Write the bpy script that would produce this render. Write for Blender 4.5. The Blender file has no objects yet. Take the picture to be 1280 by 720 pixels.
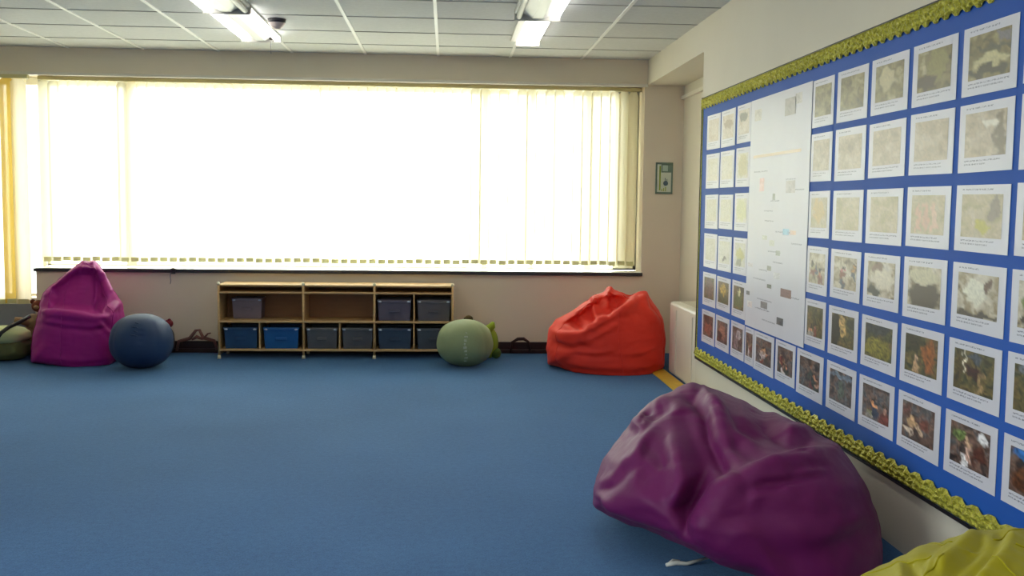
import bpy, bmesh, math, random
import numpy as np
from mathutils import Vector, Matrix, noise as mnoise

S = bpy.context.scene
COL = S.collection
# ------------------------------------------------------------------ camera
F, PITCH, YAW, ROLL, HC = 1252.6, math.radians(4.725), math.radians(3.735), math.radians(.70), 1.261
FW = np.array([math.sin(YAW)*math.cos(PITCH), math.cos(YAW)*math.cos(PITCH), -math.sin(PITCH)])
_r = np.array([math.cos(YAW), -math.sin(YAW), 0.]); _u = np.cross(_r, FW)
RT = _r*math.cos(ROLL)+_u*math.sin(ROLL); UP = -_r*math.sin(ROLL)+_u*math.cos(ROLL)
CAM = np.array([0., 0., HC])
cam_d = bpy.data.cameras.new('camera'); cam = bpy.data.objects.new('camera', cam_d); COL.objects.link(cam)
cam_d.sensor_width = 36; cam_d.lens = F/1280*36; cam_d.clip_start = .05
cam.matrix_world = Matrix(((RT[0], UP[0], -FW[0], 0), (RT[1], UP[1], -FW[1], 0), (RT[2], UP[2], -FW[2], HC), (0, 0, 0, 1)))
S.camera = cam
def at(x, y, axis, v):
    "point of the place seen at photo position x, y and lying on the plane axis = v"
    d = FW+RT*(x-640)/F-UP*(y-360)/F
    return CAM+d*((v-CAM[axis])/d[axis])
def proj(P):
    d = P-CAM; z = d@FW
    return np.stack([640+F*(d@RT)/z, 360-F*(d@UP)/z], 1)
# ------------------------------------------------------------------ world, light, exposure
S.view_settings.view_transform = 'Standard'; S.view_settings.look = 'None'
S.view_settings.gamma = 1; S.view_settings.use_curve_mapping = False
S.view_settings.exposure = 0.64
SKY = 10.5
w = bpy.data.worlds.new('overcast_sky'); S.world = w; w.use_nodes = True
nt = w.node_tree; bg = nt.nodes['Background']
tc = nt.nodes.new('ShaderNodeTexCoord'); sx = nt.nodes.new('ShaderNodeSeparateXYZ'); rp = nt.nodes.new('ShaderNodeValToRGB')
nt.links.new(tc.outputs['Generated'], sx.inputs[0]); nt.links.new(sx.outputs[2], rp.inputs[0]); nt.links.new(rp.outputs[0], bg.inputs[0])
rp.color_ramp.elements[0].position = 0; rp.color_ramp.elements[0].color = (.50, .52, .50, 1)
rp.color_ramp.elements[1].position = .12; rp.color_ramp.elements[1].color = (.93, .97, 1, 1)
bg.inputs[1].default_value = SKY
S.cycles.use_denoising = True
S.cycles.max_bounces = 12; S.cycles.transparent_max_bounces = 24; S.cycles.diffuse_bounces = 6
S.cycles.sample_clamp_indirect = 8
def portal_left(name, y0, y1, z0, z1, x):
    l = bpy.data.lights.new(name, 'AREA'); l.shape = 'RECTANGLE'; l.size = z1-z0; l.size_y = y1-y0; l.cycles.is_portal = True
    o = bpy.data.objects.new(name, l); COL.objects.link(o); o.location = (x, (y0+y1)/2, (z0+z1)/2); o.rotation_euler = (0, -math.pi/2, 0)
def portal(name, x0, x1, z0, z1, y):
    l = bpy.data.lights.new(name, 'AREA'); l.shape = 'RECTANGLE'; l.size = x1-x0; l.size_y = z1-z0; l.cycles.is_portal = True
    o = bpy.data.objects.new(name, l); COL.objects.link(o); o.location = ((x0+x1)/2, y, (z0+z1)/2); o.rotation_euler = (-math.pi/2, 0, 0)
D = 8.5                                                        # back wall plane
XR = 1.682                                                     # right wall plane
XREC = 2.0                                                     # back of the recess in the right wall
XL = -4.2; YB = -2.2
CZ = 2.495
portal('window_daylight', -3.38, 1.46, .70, 2.27, 8.80)
portal('window_daylight_tall', -4.1, -3.39, .43, 2.27, 8.80)
LW = (-.8, 2.4, .95, 2.2)                                      # unseen window added in the left wall for fill light
portal_left('window_fill_left', LW[0], LW[1], LW[2], LW[3], XL-.21)

def fill_light(name, x, y, e):                                        # added unseen fill, placed where the two ceiling rows would go on
    l = bpy.data.lights.new(name, 'AREA'); l.shape = 'RECTANGLE'; l.size = .28; l.size_y = 2.4; l.energy = e; l.color = (1, .95, .86)
    o = bpy.data.objects.new(name, l); COL.objects.link(o); o.location = (x, y, CZ-.06)
for _x in (-1.385, .56):
    fill_light('ceiling_fill_light', _x, 3.9, 5); fill_light('ceiling_fill_light', _x, .9, 7)
# ------------------------------------------------------------------ helpers
def srgb(r, g, b):
    f = lambda c: (c/255/12.92 if c/255 <= .04045 else ((c/255+.055)/1.055)**2.4)
    return (f(r), f(g), f(b), 1)
MATS = {}
def mat(name, col, rough=.6, metal=0, var=0, vscale=5, bump=0, bscale=40, spec=.5, coat=0, sheen=0, attr=None, stretch=None):
    m = bpy.data.materials.new(name); m.use_nodes = True; n = m.node_tree.nodes; L = m.node_tree.links
    p = n['Principled BSDF']; p.inputs['Base Color'].default_value = col
    p.inputs['Roughness'].default_value = rough; p.inputs['Metallic'].default_value = metal
    p.inputs['Specular IOR Level'].default_value = spec; p.inputs['Coat Weight'].default_value = coat
    p.inputs['Coat Roughness'].default_value = .3; p.inputs['Sheen Weight'].default_value = sheen
    t = n.new('ShaderNodeTexCoord'); vec = t.outputs['Object']
    if stretch:
        mp = n.new('ShaderNodeMapping'); mp.inputs['Scale'].default_value = stretch; L.new(vec, mp.inputs[0]); vec = mp.outputs[0]
    src = None
    if attr:
        a = n.new('ShaderNodeVertexColor'); a.layer_name = attr; src = a.outputs[0]
    if var:
        nz = n.new('ShaderNodeTexNoise'); nz.inputs['Scale'].default_value = vscale; nz.inputs['Detail'].default_value = 5
        L.new(vec, nz.inputs['Vector'])
        mr = n.new('ShaderNodeMapRange'); mr.inputs[1].default_value = .25; mr.inputs[2].default_value = .75
        mr.inputs[3].default_value = 1-var; mr.inputs[4].default_value = 1+var; L.new(nz.outputs[0], mr.inputs[0])
        mx = n.new('ShaderNodeVectorMath'); mx.operation = 'SCALE'
        if src: L.new(src, mx.inputs[0])
        else: mx.inputs[0].default_value = col[:3]
        L.new(mr.outputs[0], mx.inputs['Scale']); src = mx.outputs[0]
    if src: L.new(src, p.inputs['Base Color'])
    if bump:
        nb = n.new('ShaderNodeTexNoise'); nb.inputs['Scale'].default_value = bscale; nb.inputs['Detail'].default_value = 4
        L.new(vec, nb.inputs['Vector'])
        b = n.new('ShaderNodeBump'); b.inputs['Strength'].default_value = bump; b.inputs['Distance'].default_value = .01
        L.new(nb.outputs[0], b.inputs['Height']); L.new(b.outputs[0], p.inputs['Normal'])
    MATS[name] = m; return m
def emis(name, col, s):
    m = bpy.data.materials.new(name); m.use_nodes = True; p = m.node_tree.nodes['Principled BSDF']
    p.inputs['Base Color'].default_value = col; p.inputs['Emission Color'].default_value = col; p.inputs['Emission Strength'].default_value = s
    return m
def link(name, bm, m, parent=None, smooth=False, loc=(0, 0, 0)):
    me = bpy.data.meshes.new(name); bmesh.ops.recalc_face_normals(bm, faces=bm.faces[:]); bm.to_mesh(me); bm.free()
    o = bpy.data.objects.new(name, me); COL.objects.link(o); o.location = loc
    if parent: o.parent = parent
    for k in (m if isinstance(m, (list, tuple)) else [m]): me.materials.append(k)
    if smooth:
        for p in me.polygons: p.use_smooth = True
    return o
def box(bm, x0, x1, y0, y1, z0, z1, bev=0, mi=0, rot=None):
    r = bmesh.ops.create_cube(bm, size=1)
    vs = r['verts']
    for v in vs: v.co = Vector(((x0+x1)/2+v.co.x*(x1-x0), (y0+y1)/2+v.co.y*(y1-y0), (z0+z1)/2+v.co.z*(z1-z0)))
    fs = list({f for v in vs for f in v.link_faces})
    for f in fs: f.material_index = mi
    if bev:
        es = list({e for v in vs for e in v.link_edges})
        rr = bmesh.ops.bevel(bm, geom=es, offset=bev, segments=2, profile=.5, affect='EDGES')
        vs = list({v for f in rr['faces'] for v in f.verts} | {v for v in vs if v.is_valid})
    if rot: bmesh.ops.rotate(bm, verts=vs, cent=rot[0], matrix=Matrix.Rotation(rot[1], 3, rot[2]))
    return vs
def cyl(bm, p0, p1, r, r2=None, seg=12):
    p0, p1 = Vector(p0), Vector(p1); d = p1-p0
    M = Matrix.Translation((p0+p1)/2) @ d.to_track_quat('Z', 'Y').to_matrix().to_4x4()
    return bmesh.ops.create_cone(bm, cap_ends=True, segments=seg, radius1=r, radius2=r if r2 is None else r2, depth=d.length, matrix=M)['verts']
def ball(bm, c, r, sc=(1, 1, 1), seg=16, rot=None):
    M = Matrix.Translation(Vector(c)) @ (rot.to_4x4() if rot else Matrix()) @ Matrix.Diagonal((*sc, 1))
    return bmesh.ops.create_uvsphere(bm, u_segments=seg, v_segments=max(6, seg*2//3), radius=r, matrix=M)['verts']
def tube(bm, pts, r, seg=8):
    pts = [Vector(p) for p in pts]; rings = []
    for i, p in enumerate(pts):
        d = (pts[min(i+1, len(pts)-1)]-pts[max(i-1, 0)]).normalized()
        q = d.to_track_quat('Z', 'Y'); rr = r[i] if isinstance(r, (list, tuple)) else r
        rings.append([bm.verts.new(p+q @ Vector((rr*math.cos(a), rr*math.sin(a), 0))) for a in [2*math.pi*k/seg for k in range(seg)]])
    for a, b in zip(rings, rings[1:]):
        for k in range(seg): bm.faces.new((a[k], a[(k+1) % seg], b[(k+1) % seg], b[k]))
    bm.faces.new(rings[0][::-1]); bm.faces.new(rings[-1])
def thing(name, label, cat, loc=(0, 0, 0), group=None):
    o = bpy.data.objects.new(name, None); COL.objects.link(o); o.location = loc; o.empty_display_size = .1
    o['label'] = label; o['category'] = cat
    if group: o['group'] = group
    return o
def tag(o, label, cat, group=None):
    o['label'] = label; o['category'] = cat
    if group: o['group'] = group
    return o
def struct(name, bm, m, **k):
    o = link(name, bm, m, **k); o['kind'] = 'structure'; return o

# ------------------------------------------------------------------ materials
WALL = mat('wall_paint', srgb(216, 209, 192), .65, var=.03, vscale=2, bump=.08, bscale=120)
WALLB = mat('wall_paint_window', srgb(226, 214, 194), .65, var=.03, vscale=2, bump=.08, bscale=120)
CREAM = mat('cream_gloss', srgb(226, 220, 205), .35, var=.03, vscale=6)
WHITE = mat('white_gloss', srgb(236, 234, 226), .3, var=.02, vscale=6)
DARKEDGE = mat('dark_edge', srgb(52, 50, 54), .5, var=.1, vscale=20)
SKIRT = mat('dark_red_skirting', srgb(44, 18, 17), .45, var=.25, vscale=14, stretch=(1, 1, 4))
GREYP = mat('cord_and_shade_grey', srgb(140, 142, 150), .6, var=.04)  # cord grey, also the painted shade of the low left wall
YEL = mat('yellow_edging', srgb(205, 165, 40), .5, var=.12, vscale=18)

# ceiling: mineral fibre tiles
def ceiling_mat():
    m = mat('ceiling_tile', srgb(206, 208, 206), .8, var=.05, vscale=30, bump=.25, bscale=160); return m
TILE = ceiling_mat()
TEE = mat('ceiling_grid', srgb(236, 236, 232), .4, var=.02)

# carpet: wool loops with soft wear
def carpet_mat():
    m = bpy.data.materials.new('blue_carpet'); m.use_nodes = True; n = m.node_tree.nodes; L = m.node_tree.links
    p = n['Principled BSDF']; p.inputs['Roughness'].default_value = .85; p.inputs['Sheen Weight'].default_value = .3
    p.inputs['Sheen Roughness'].default_value = .5; p.inputs['Sheen Tint'].default_value = (.4, .65, 1, 1); p.inputs['Specular IOR Level'].default_value = .15
    t = n.new('ShaderNodeTexCoord')
    a = n.new('ShaderNodeTexNoise'); a.inputs['Scale'].default_value = 160; a.inputs['Detail'].default_value = 3
    b = n.new('ShaderNodeTexNoise'); b.inputs['Scale'].default_value = 1.3; b.inputs['Detail'].default_value = 4
    c = n.new('ShaderNodeTexNoise'); c.inputs['Scale'].default_value = 38; c.inputs['Detail'].default_value = 6; c.inputs['Roughness'].default_value = .7
    for k in (a, b, c): L.new(t.outputs['Object'], k.inputs['Vector'])
    r = n.new('ShaderNodeValToRGB'); r.color_ramp.elements[0].position = .36; r.color_ramp.elements[0].color = srgb(28, 66, 110)
    r.color_ramp.elements[1].position = .64; r.color_ramp.elements[1].color = srgb(58, 104, 156)
    ad = n.new('ShaderNodeMath'); ad.operation = 'MULTIPLY_ADD'; ad.inputs[1].default_value = .45; L.new(a.outputs[0], ad.inputs[0])
    m2 = n.new('ShaderNodeMath'); m2.operation = 'MULTIPLY_ADD'; m2.inputs[1].default_value = .35; L.new(c.outputs[0], m2.inputs[0])
    m3 = n.new('ShaderNodeMath'); m3.operation = 'MULTIPLY'; m3.inputs[1].default_value = .2; L.new(b.outputs[0], m3.inputs[0])
    L.new(m3.outputs[0], m2.inputs[2]); L.new(m2.outputs[0], ad.inputs[2]); L.new(ad.outputs[0], r.inputs[0]); L.new(r.outputs[0], p.inputs['Base Color'])
    bu = n.new('ShaderNodeBump'); bu.inputs['Strength'].default_value = .5; bu.inputs['Distance'].default_value = .006
    L.new(ad.outputs[0], bu.inputs['Height']); L.new(bu.outputs[0], p.inputs['Normal'])
    return m
CARPET = carpet_mat()

def slat_mat(name, col, trans, clear, tcol=(.93, .88, .72, 1)):
    "woven blind cloth: lets light through its weave and glows when lit from behind"
    m = bpy.data.materials.new(name); m.use_nodes = True; n = m.node_tree.nodes; L = m.node_tree.links
    n.remove(n['Principled BSDF']); out = n['Material Output']
    d = n.new('ShaderNodeBsdfDiffuse'); d.inputs[0].default_value = col
    t = n.new('ShaderNodeBsdfTranslucent'); t.inputs[0].default_value = tcol
    x = n.new('ShaderNodeBsdfTransparent'); x.inputs[0].default_value = (1, .99, .93, 1)
    a = n.new('ShaderNodeMixShader'); a.inputs[0].default_value = trans; L.new(d.outputs[0], a.inputs[1]); L.new(t.outputs[0], a.inputs[2])
    tc = n.new('ShaderNodeTexCoord'); mp = n.new('ShaderNodeMapping'); mp.inputs['Scale'].default_value = (90, 90, 6)
    nz = n.new('ShaderNodeTexNoise'); nz.inputs['Scale'].default_value = 1; mr = n.new('ShaderNodeMapRange')
    mr.inputs[3].default_value = clear*.6; mr.inputs[4].default_value = clear*1.4
    L.new(tc.outputs['Object'], mp.inputs[0]); L.new(mp.outputs[0], nz.inputs[0]); L.new(nz.outputs[0], mr.inputs[0])
    b = n.new('ShaderNodeMixShader'); L.new(mr.outputs[0], b.inputs[0]); L.new(a.outputs[0], b.inputs[1]); L.new(x.outputs[0], b.inputs[2])
    L.new(b.outputs[0], out.inputs[0]); return m
SLAT = slat_mat('blind_cloth', (.84, .72, .42, 1), .5, .2)
SLATD = slat_mat('dim_blind_cloth', (.86, .80, .58, 1), .25, .035, (.97, .92, .72, 1))  # dimmer copy; paints streaks of weaker light into the blind
SLATG = slat_mat('gold_blind_cloth', (.62, .40, .07, 1), .3, .03, (.70, .48, .10, 1))
SLATW = mat('blind_weight', srgb(205, 200, 150), .6, var=.1)
RAIL = mat('blind_rail', srgb(200, 190, 140), .45, var=.04)
def glass_mat():
    m = bpy.data.materials.new('window_glass'); m.use_nodes = True; n = m.node_tree.nodes; L = m.node_tree.links
    n.remove(n['Principled BSDF']); g = n.new('ShaderNodeBsdfGlossy'); g.inputs['Roughness'].default_value = .02
    t = n.new('ShaderNodeBsdfTransparent'); t.inputs[0].default_value = (.94, .97, .96, 1); x = n.new('ShaderNodeMixShader')
    f = n.new('ShaderNodeFresnel'); f.inputs[0].default_value = 1.3; L.new(f.outputs[0], x.inputs[0])
    L.new(t.outputs[0], x.inputs[1]); L.new(g.outputs[0], x.inputs[2]); L.new(x.outputs[0], n['Material Output'].inputs[0]); return m
GLASS = glass_mat()

# ------------------------------------------------------------------ room shell
bm = bmesh.new(); box(bm, XL-.2, XREC+.2, YB-.2, D+.35, -.1, 0); struct('floor', bm, CARPET)
bm = bmesh.new(); box(bm, XL-.2, XREC+.2, YB-.2, D+.35, CZ, CZ+.12); struct('ceiling', bm, TILE)
# grid of the suspended ceiling
bm = bmesh.new()
x = -.085-.6*7+.6
while x < XR:
    if x > XL: box(bm, x-.011, x+.011, YB, D, CZ-.006, CZ+.002)
    x += .6
y = 7.99
yy = [7.99-.585*k for k in range(17)]
g1 = struct('trim_1', bm, TEE)
bm = bmesh.new()
for y in yy: box(bm, XL, XR, y-.007, y+.007, CZ-.004, CZ+.002)
struct('trim_2', bm, mat('ceiling_cross_joint', srgb(165, 166, 164), .6, var=.02))
# back wall with the big window opening and a taller one beside it
bm = bmesh.new()
box(bm, -3.39, XREC+.2, D, D+.3, 0, .672)                      # under the wide window
box(bm, XL-.2, -3.39, D, D+.3, 0, .445)
box(bm, XL-.2, XREC+.2, D, D+.3, 2.279, CZ)                    # header
box(bm, 1.663, XREC+.2, D, D+.3, .672, 2.279)
box(bm, XL-.2, -4.12, D, D+.3, .40, 2.279)
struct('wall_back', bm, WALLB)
bm = bmesh.new(); box(bm, XL, -3.40, D-.02, D, .05, .40, .004); struct('trim_shade', bm, GREYP)  # grey board added to stand for the wall in shade
bm = bmesh.new(); box(bm, XL, XR, D-.03, D-.001, 2.268, 2.292, .003); struct('trim_lit_line', bm, CREAM)   # cream lip added to draw the soffit's window-lit line
bm = bmesh.new(); box(bm, -3.385, 1.663, D-.015, D+.24, .680, .700, .004); struct('trim_5', bm, WHITE)  # window board
bm = bmesh.new(); box(bm, -3.40, 1.672, D-.028, D-.002, .668, .697, .004); struct('trim_6', bm, DARKEDGE)
# right wall, the recess behind it and the beam over the recess
bm = bmesh.new(); box(bm, XR, XREC+.2, YB-.2, 6.62, 0, CZ); struct('wall_right', bm, WALL)
bm = bmesh.new(); box(bm, XREC, XREC+.2, 6.62, D+.3, 0, CZ); struct('wall_recess', bm, WALL)
bm = bmesh.new(); box(bm, XR, XREC, 6.62, D, 2.285, CZ); struct('wall_beam', bm, WALL)
bm = bmesh.new(); box(bm, XREC-.03, XREC, 6.64, D-.01, 2.17, 2.20, .004); struct('trim_7', bm, CREAM)
bm = bmesh.new(); box(bm, XL-.2, XL, YB-.2, LW[0], 0, CZ); box(bm, XL-.2, XL, LW[1], D+.3, 0, CZ); box(bm, XL-.2, XL, LW[0], LW[1], 0, LW[2]); box(bm, XL-.2, XL, LW[0], LW[1], LW[3], CZ); struct('wall_left', bm, WALL)
bm = bmesh.new(); box(bm, XL, XR, YB-.2, YB, 0, CZ); struct('wall_front', bm, WALL)
# skirtings
bm = bmesh.new(); box(bm, -3.385, 1.72, D-.035, D-.001, 0, .095, .004); box(bm, -3.385, 1.72, D-.05, D-.03, 0, .035, .006); struct('baseboard_back', bm, SKIRT)
bm = bmesh.new(); box(bm, XR-.12, XR-.001, 5.2, 7.75, 0, .012, .003); struct('baseboard_right', bm, YEL)

# windows
def window(name, x0, x1, z0, z1, bars, solid=None):
    bm = bmesh.new(); y0, y1 = D+.235, D+.295; t = .03
    box(bm, x0, x1, y0, y1, z0, z0+t*.6, .003); box(bm, x0, x1, y0, y1, z1-.062, z1, .003)
    box(bm, x0, x0+t, y0, y1, z0, z1, .003); box(bm, x1-t, x1, y0, y1, z0, z1, .003)
    for a, b in bars: box(bm, a, b, y0-.01, y1, z0, z1, .004)
    if solid: box(bm, solid[0], solid[1], y0, y1, z0, z1)
    o = struct(name, bm, WHITE)
    bm = bmesh.new(); box(bm, x0+.01, (solid[0] if solid else x1)-.01, D+.268, D+.274, z0+.005, z1-.005); g = link('window_pane', bm, GLASS, o); return o
window('window_1', -3.385, 1.66, .702, 2.277, [(-2.725, -2.639), (-1.1, -1.075), (.30, .345), (.72, .75), (1.20, 1.26)], (1.455, 1.66))  # thin bars towards the right are added to streak the blind darker
window('window_2', -4.115, -3.395, .447, 2.277, [(-3.68, -3.52)])

bm = bmesh.new()
for k in range(5):
    y = LW[0]+(LW[1]-LW[0])*k/4; box(bm, XL-.12, XL-.06, y-.03, y+.03, LW[2], LW[3], .003)
box(bm, XL-.12, XL-.06, LW[0], LW[1], LW[2], LW[2]+.05, .003); box(bm, XL-.12, XL-.06, LW[0], LW[1], LW[3]-.05, LW[3], .003)
o = struct('window_fill', bm, WHITE)  # unseen, added to light the room from the left
bm = bmesh.new(); box(bm, XL-.095, XL-.09, LW[0], LW[1], LW[2], LW[3]); link('window_pane', bm, GLASS, o)
# vertical blinds
def slat_mesh(h, wd):
    bm = bmesh.new(); n = 5; g = []
    for i in range(n):
        u = i/(n-1)-.5; row = []
        for k in range(5):
            z = -h*k/4; row.append(bm.verts.new((u*wd*(.55 if k == 0 else 1), .006*(1-4*u*u), z if k else -0.0)))
        g.append(row)
    # neck just below the rail
    for i in range(n): g[i][0].co.z = 0; 
    for i in range(n): 
        g[i][1].co.z = -.03
    for a, b in zip(g, g[1:]):
        for k in range(4): bm.faces.new((a[k], b[k], b[k+1], a[k+1]))
    me = bpy.data.meshes.new('slat'); bm.to_mesh(me); bm.free(); me.materials.append(SLAT)
    for p in me.polygons: p.use_smooth = True
    return me
def weight_mesh(wd):
    bm = bmesh.new(); box(bm, -wd/2+.016, wd/2-.016, -.004, .006, -.002, .036, .002)
    me = bpy.data.meshes.new('weight'); bm.to_mesh(me); bm.free(); me.materials.append(SLATW); return me
def blind(label, x0, x1, y, ztop, zbot, pitch, wd, ang, seed, gold=None, dim=None):
    rnd = random.Random(seed)
    t = thing('vertical_blind', label, 'blind', ((x0+x1)/2, y, zbot), 'vertical blinds')
    xc = (x0+x1)/2
    bm = bmesh.new(); box(bm, x0-xc, x1-xc, -.02, .02, ztop-zbot, ztop-zbot+.03, .003); link('head_rail', bm, RAIL, t)
    n = int((x1-x0)/pitch); sm, wm = slat_mesh(ztop-zbot, wd), weight_mesh(wd)
    for i in range(n):
        o = bpy.data.objects.new('slat', sm); COL.objects.link(o); o.parent = t
        if gold and i in gold:
            o.material_slots[0].link = 'OBJECT'; o.material_slots[0].material = SLATG
        if dim and i in dim: o.material_slots[0].link = 'OBJECT'; o.material_slots[0].material = SLATD
        a = ang(x0+pitch*(i+.5))+rnd.uniform(-.09, .09)
        o.location = (x0+pitch*(i+.5)-xc, 0, ztop-zbot+rnd.uniform(-.004, .004)); o.rotation_euler = (rnd.uniform(-.002, .002), 0, a)
        q = bpy.data.objects.new('weight', wm); COL.objects.link(q); q.parent = o; q.location = (0, 0, -(ztop-zbot))
    return t
blind('wide cream vertical blind drawn across the long window above the storage unit', -3.38, 1.655, D+.125, 2.245, .750, .0795, .092,
      lambda x: .35 if x < -.05 else (.12 if x < 1.42 else .2), 4, None, (0, 1, 8, 45, 46, 48, 50, 51, 53, 54, 56, 57, 58, 59, 60, 61, 62))
blind('long cream and gold vertical blind hanging low in the left corner beside the wide window', -4.135, -3.39, D-.045, 2.235, .405, .088, .112,
      lambda x: .35, 9, (6,))
# dark clip and cord end on the window board
c = at(217, 337, 1, D-.03)
t = thing('cord_clip', 'small dark cord clip on the window ledge right of the magenta bean bag', 'clip', (c[0], D-.045, .66))
bm = bmesh.new(); ball(bm, (0, 0, .035), .018, (1.3, .8, .8)); box(bm, -.016, .016, -.004, .016, .0, .035, .004); link('clip_body', bm, DARKEDGE, t, True)
bm = bmesh.new(); tube(bm, [(-.02, .01, .01), (-.03, .018, -.02), (-.025, .02, -.06), (-.03, .02, -.085)], .003); link('cord', bm, GREYP, t, True)

# ------------------------------------------------------------------ ceiling lights
TUBE = emis('fluorescent_tube', (1, .98, .93, 1), 5)
LHOUS = mat('light_housing', srgb(205, 203, 196), .4, var=.03)
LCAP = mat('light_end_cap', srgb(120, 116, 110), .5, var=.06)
DIFF = mat('light_louvre', srgb(225, 225, 220), .25, var=.02)
def batten(label, cx, y0, y1, lit, drop=0, wrap=0):
    wd = .285; L_ = y1-y0; t = thing('ceiling_light', label, 'light', (cx, (y0+y1)/2, CZ), 'ceiling lights'); h = L_/2; z = -drop
    if wrap:                                                        # one bright prismatic cover under a slim body
        bm = bmesh.new(); box(bm, -.10, wrap, -h, h, -.016+z, 0, .004); link('housing', bm, LHOUS, t)
        bm = bmesh.new(); a, b = wrap-.17, wrap-.005
        v = [bm.verts.new((x, y, q)) for y in (-h+.015, h-.015) for x, q in ((a, -.014+z), (a+.02, -.045+z), (b-.02, -.045+z), (b, -.014+z))]
        for k in range(3): bm.faces.new((v[k], v[k+1], v[k+5], v[k+4]))
        bm.faces.new(v[:4][::-1]); bm.faces.new(v[4:]); link('diffuser', bm, TUBE, t)
        for s in (-1, 1):
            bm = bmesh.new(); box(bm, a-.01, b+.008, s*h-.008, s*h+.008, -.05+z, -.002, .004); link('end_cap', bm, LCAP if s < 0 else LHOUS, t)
        return t
    bm = bmesh.new(); box(bm, -wd/2, wd/2, -h, h, -.014+z, 0, .004); link('housing', bm, LHOUS, t)
    bm = bmesh.new()                                                # shallow V reflector between the tubes
    q = [(-.095, -.014+z), (-.03, -.046+z), (.03, -.046+z), (.095, -.014+z)]
    v = [[bm.verts.new((x, y, zz)) for x, zz in q] for y in (-h+.02, h-.02)]
    for k in range(3): bm.faces.new((v[0][k], v[0][k+1], v[1][k+1], v[1][k]))
    link('reflector', bm, DIFF, t)
    for k, s in enumerate((-1, 1)):
        bm = bmesh.new(); cyl(bm, (s*.118, -h+.015, -.032+z), (s*.118, h-.015, -.032+z), .018, seg=14)
        link('tube', bm, TUBE if lit[k] else DIFF, t, True)
    for s in (-1, 1):
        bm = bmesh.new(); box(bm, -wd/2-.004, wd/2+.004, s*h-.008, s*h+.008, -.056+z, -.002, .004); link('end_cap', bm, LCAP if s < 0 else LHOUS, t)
    return t
batten('twin tube ceiling light of the left row, the far one beside the smoke detector', -1.385, 6.51, 7.66, (1, 1))
batten('twin tube ceiling light of the left row, cut off by the top of the photo', -1.385, 5.33, 6.48, (1, 0), .012)
batten('ceiling light of the right row, the far one ending near the window header', .56, 6.46, 7.60, (1, 1), 0, .12)
batten('ceiling light of the right row, cut off by the top of the photo', .56, 5.30, 6.43, (0, 1), .018)
# smoke detector
c = at(346, 24, 2, CZ); t = thing('smoke_detector', 'round pinkish white smoke detector on the ceiling right of the left row of lights', 'smoke detector', (c[0], c[1], CZ))
bm = bmesh.new(); cyl(bm, (0, 0, 0), (0, 0, -.022), .062, .058, 28); link('base', bm, DARKEDGE, t, True)
bm = bmesh.new(); cyl(bm, (0, 0, -.026), (0, 0, -.055), .058, .038, 28); cyl(bm, (0, 0, -.055), (0, 0, -.068), .030, .022, 24)
link('dome', bm, mat('detector_plastic', srgb(205, 190, 185), .4, var=.03), t)
c = at(339, 43, 2, CZ); t = thing('ceiling_hook', 'small dark hook with a short cord hanging below the smoke detector on the ceiling', 'hook', (c[0], c[1], CZ))
bm = bmesh.new(); cyl(bm, (0, 0, 0), (0, 0, -.012), .03, .026, 16); link('plate', bm, LCAP, t)
bm = bmesh.new(); ball(bm, (.0, 0, -.025), .018); tube(bm, [(0, 0, -.02), (.02, 0, -.04), (.01, 0, -.055)], .004); link('hook_body', bm, DARKEDGE, t, True)
bm = bmesh.new(); tube(bm, [(0, 0, -.05), (-.004, 0, -.09), (-.002, 0, -.14)], .003); link('cord', bm, GREYP, t)

# ------------------------------------------------------------------ storage unit with trays
PINE = mat('maple_board', srgb(205, 168, 116), .5, var=.12, vscale=9, stretch=(1, 4, 8))
PINED = mat('maple_back_panel', srgb(150, 108, 72), .6, var=.1, vscale=7, stretch=(1, 1, 6))
FOOT = mat('corner_post', srgb(232, 222, 190), .35, var=.03)
UX0, UX1, UY0, UY1 = -1.835, .055, 8.13, 8.44
DIV = [-1.155, -.585]
t = thing('storage_unit', 'low wooden three bay tray unit against the wall beneath the window', 'storage unit', ((UX0+UX1)/2, (UY0+UY1)/2, 0))
ox, oy = (UX0+UX1)/2, (UY0+UY1)/2
def ub(name, x0, x1, y0, y1, z0, z1, m, bev=.003): 
    bm = bmesh.new(); box(bm, x0-ox, x1-ox, y0-oy, y1-oy, z0, z1, bev); return link(name, bm, m, t)
ub('top', UX0, UX1, UY0+.012, UY1, .585, .600, PINE); ub('shelf', UX0+.012, UX1-.012, UY0, UY1-.01, .528, .543, PINE)
ub('shelf', UX0+.012, UX1-.012, UY0, UY1-.01, .293, .309, PINE); ub('bottom_panel', UX0+.012, UX1-.012, UY0, UY1-.01, .062, .078, PINE)
ub('back_panel', UX0+.012, UX1-.012, UY1-.012, UY1-.004, .065, .595, PINED)
ub('side_panel', UX0, UX0+.016, UY0+.01, UY1, .03, .59, PINE); ub('side_panel', UX1-.016, UX1, UY0+.01, UY1, .03, .59, PINE)
for d in DIV: ub('divider', d-.009, d+.009, UY0+.004, UY1-.012, .07, .59, PINE)
for x, z0, z1 in ((-1.505, .078, .293), (-.865, .078, .293), (-.265, .078, .293), (-.265, .309, .528)):
    ub('divider', x-.006, x+.006, UY0+.006, UY1-.012, z0, z1, PINE)
for x in (UX0+.008, DIV[0], DIV[1], UX1-.008):
    bm = bmesh.new(); cyl(bm, (x-ox, UY0+.01-oy, .02), (x-ox, UY0+.01-oy, .598), .0095, seg=12); p_ = link('post', bm, PINE, t, True)
    bm = bmesh.new(); ball(bm, (x-ox, UY0+.01-oy, .606), .0155); link('knob', bm, FOOT, p_, True)
    bm = bmesh.new(); cyl(bm, (x-ox, UY0+.01-oy, 0), (x-ox, UY0+.01-oy, .028), .015, .012, 12); link('foot', bm, FOOT, p_, True)
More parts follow.
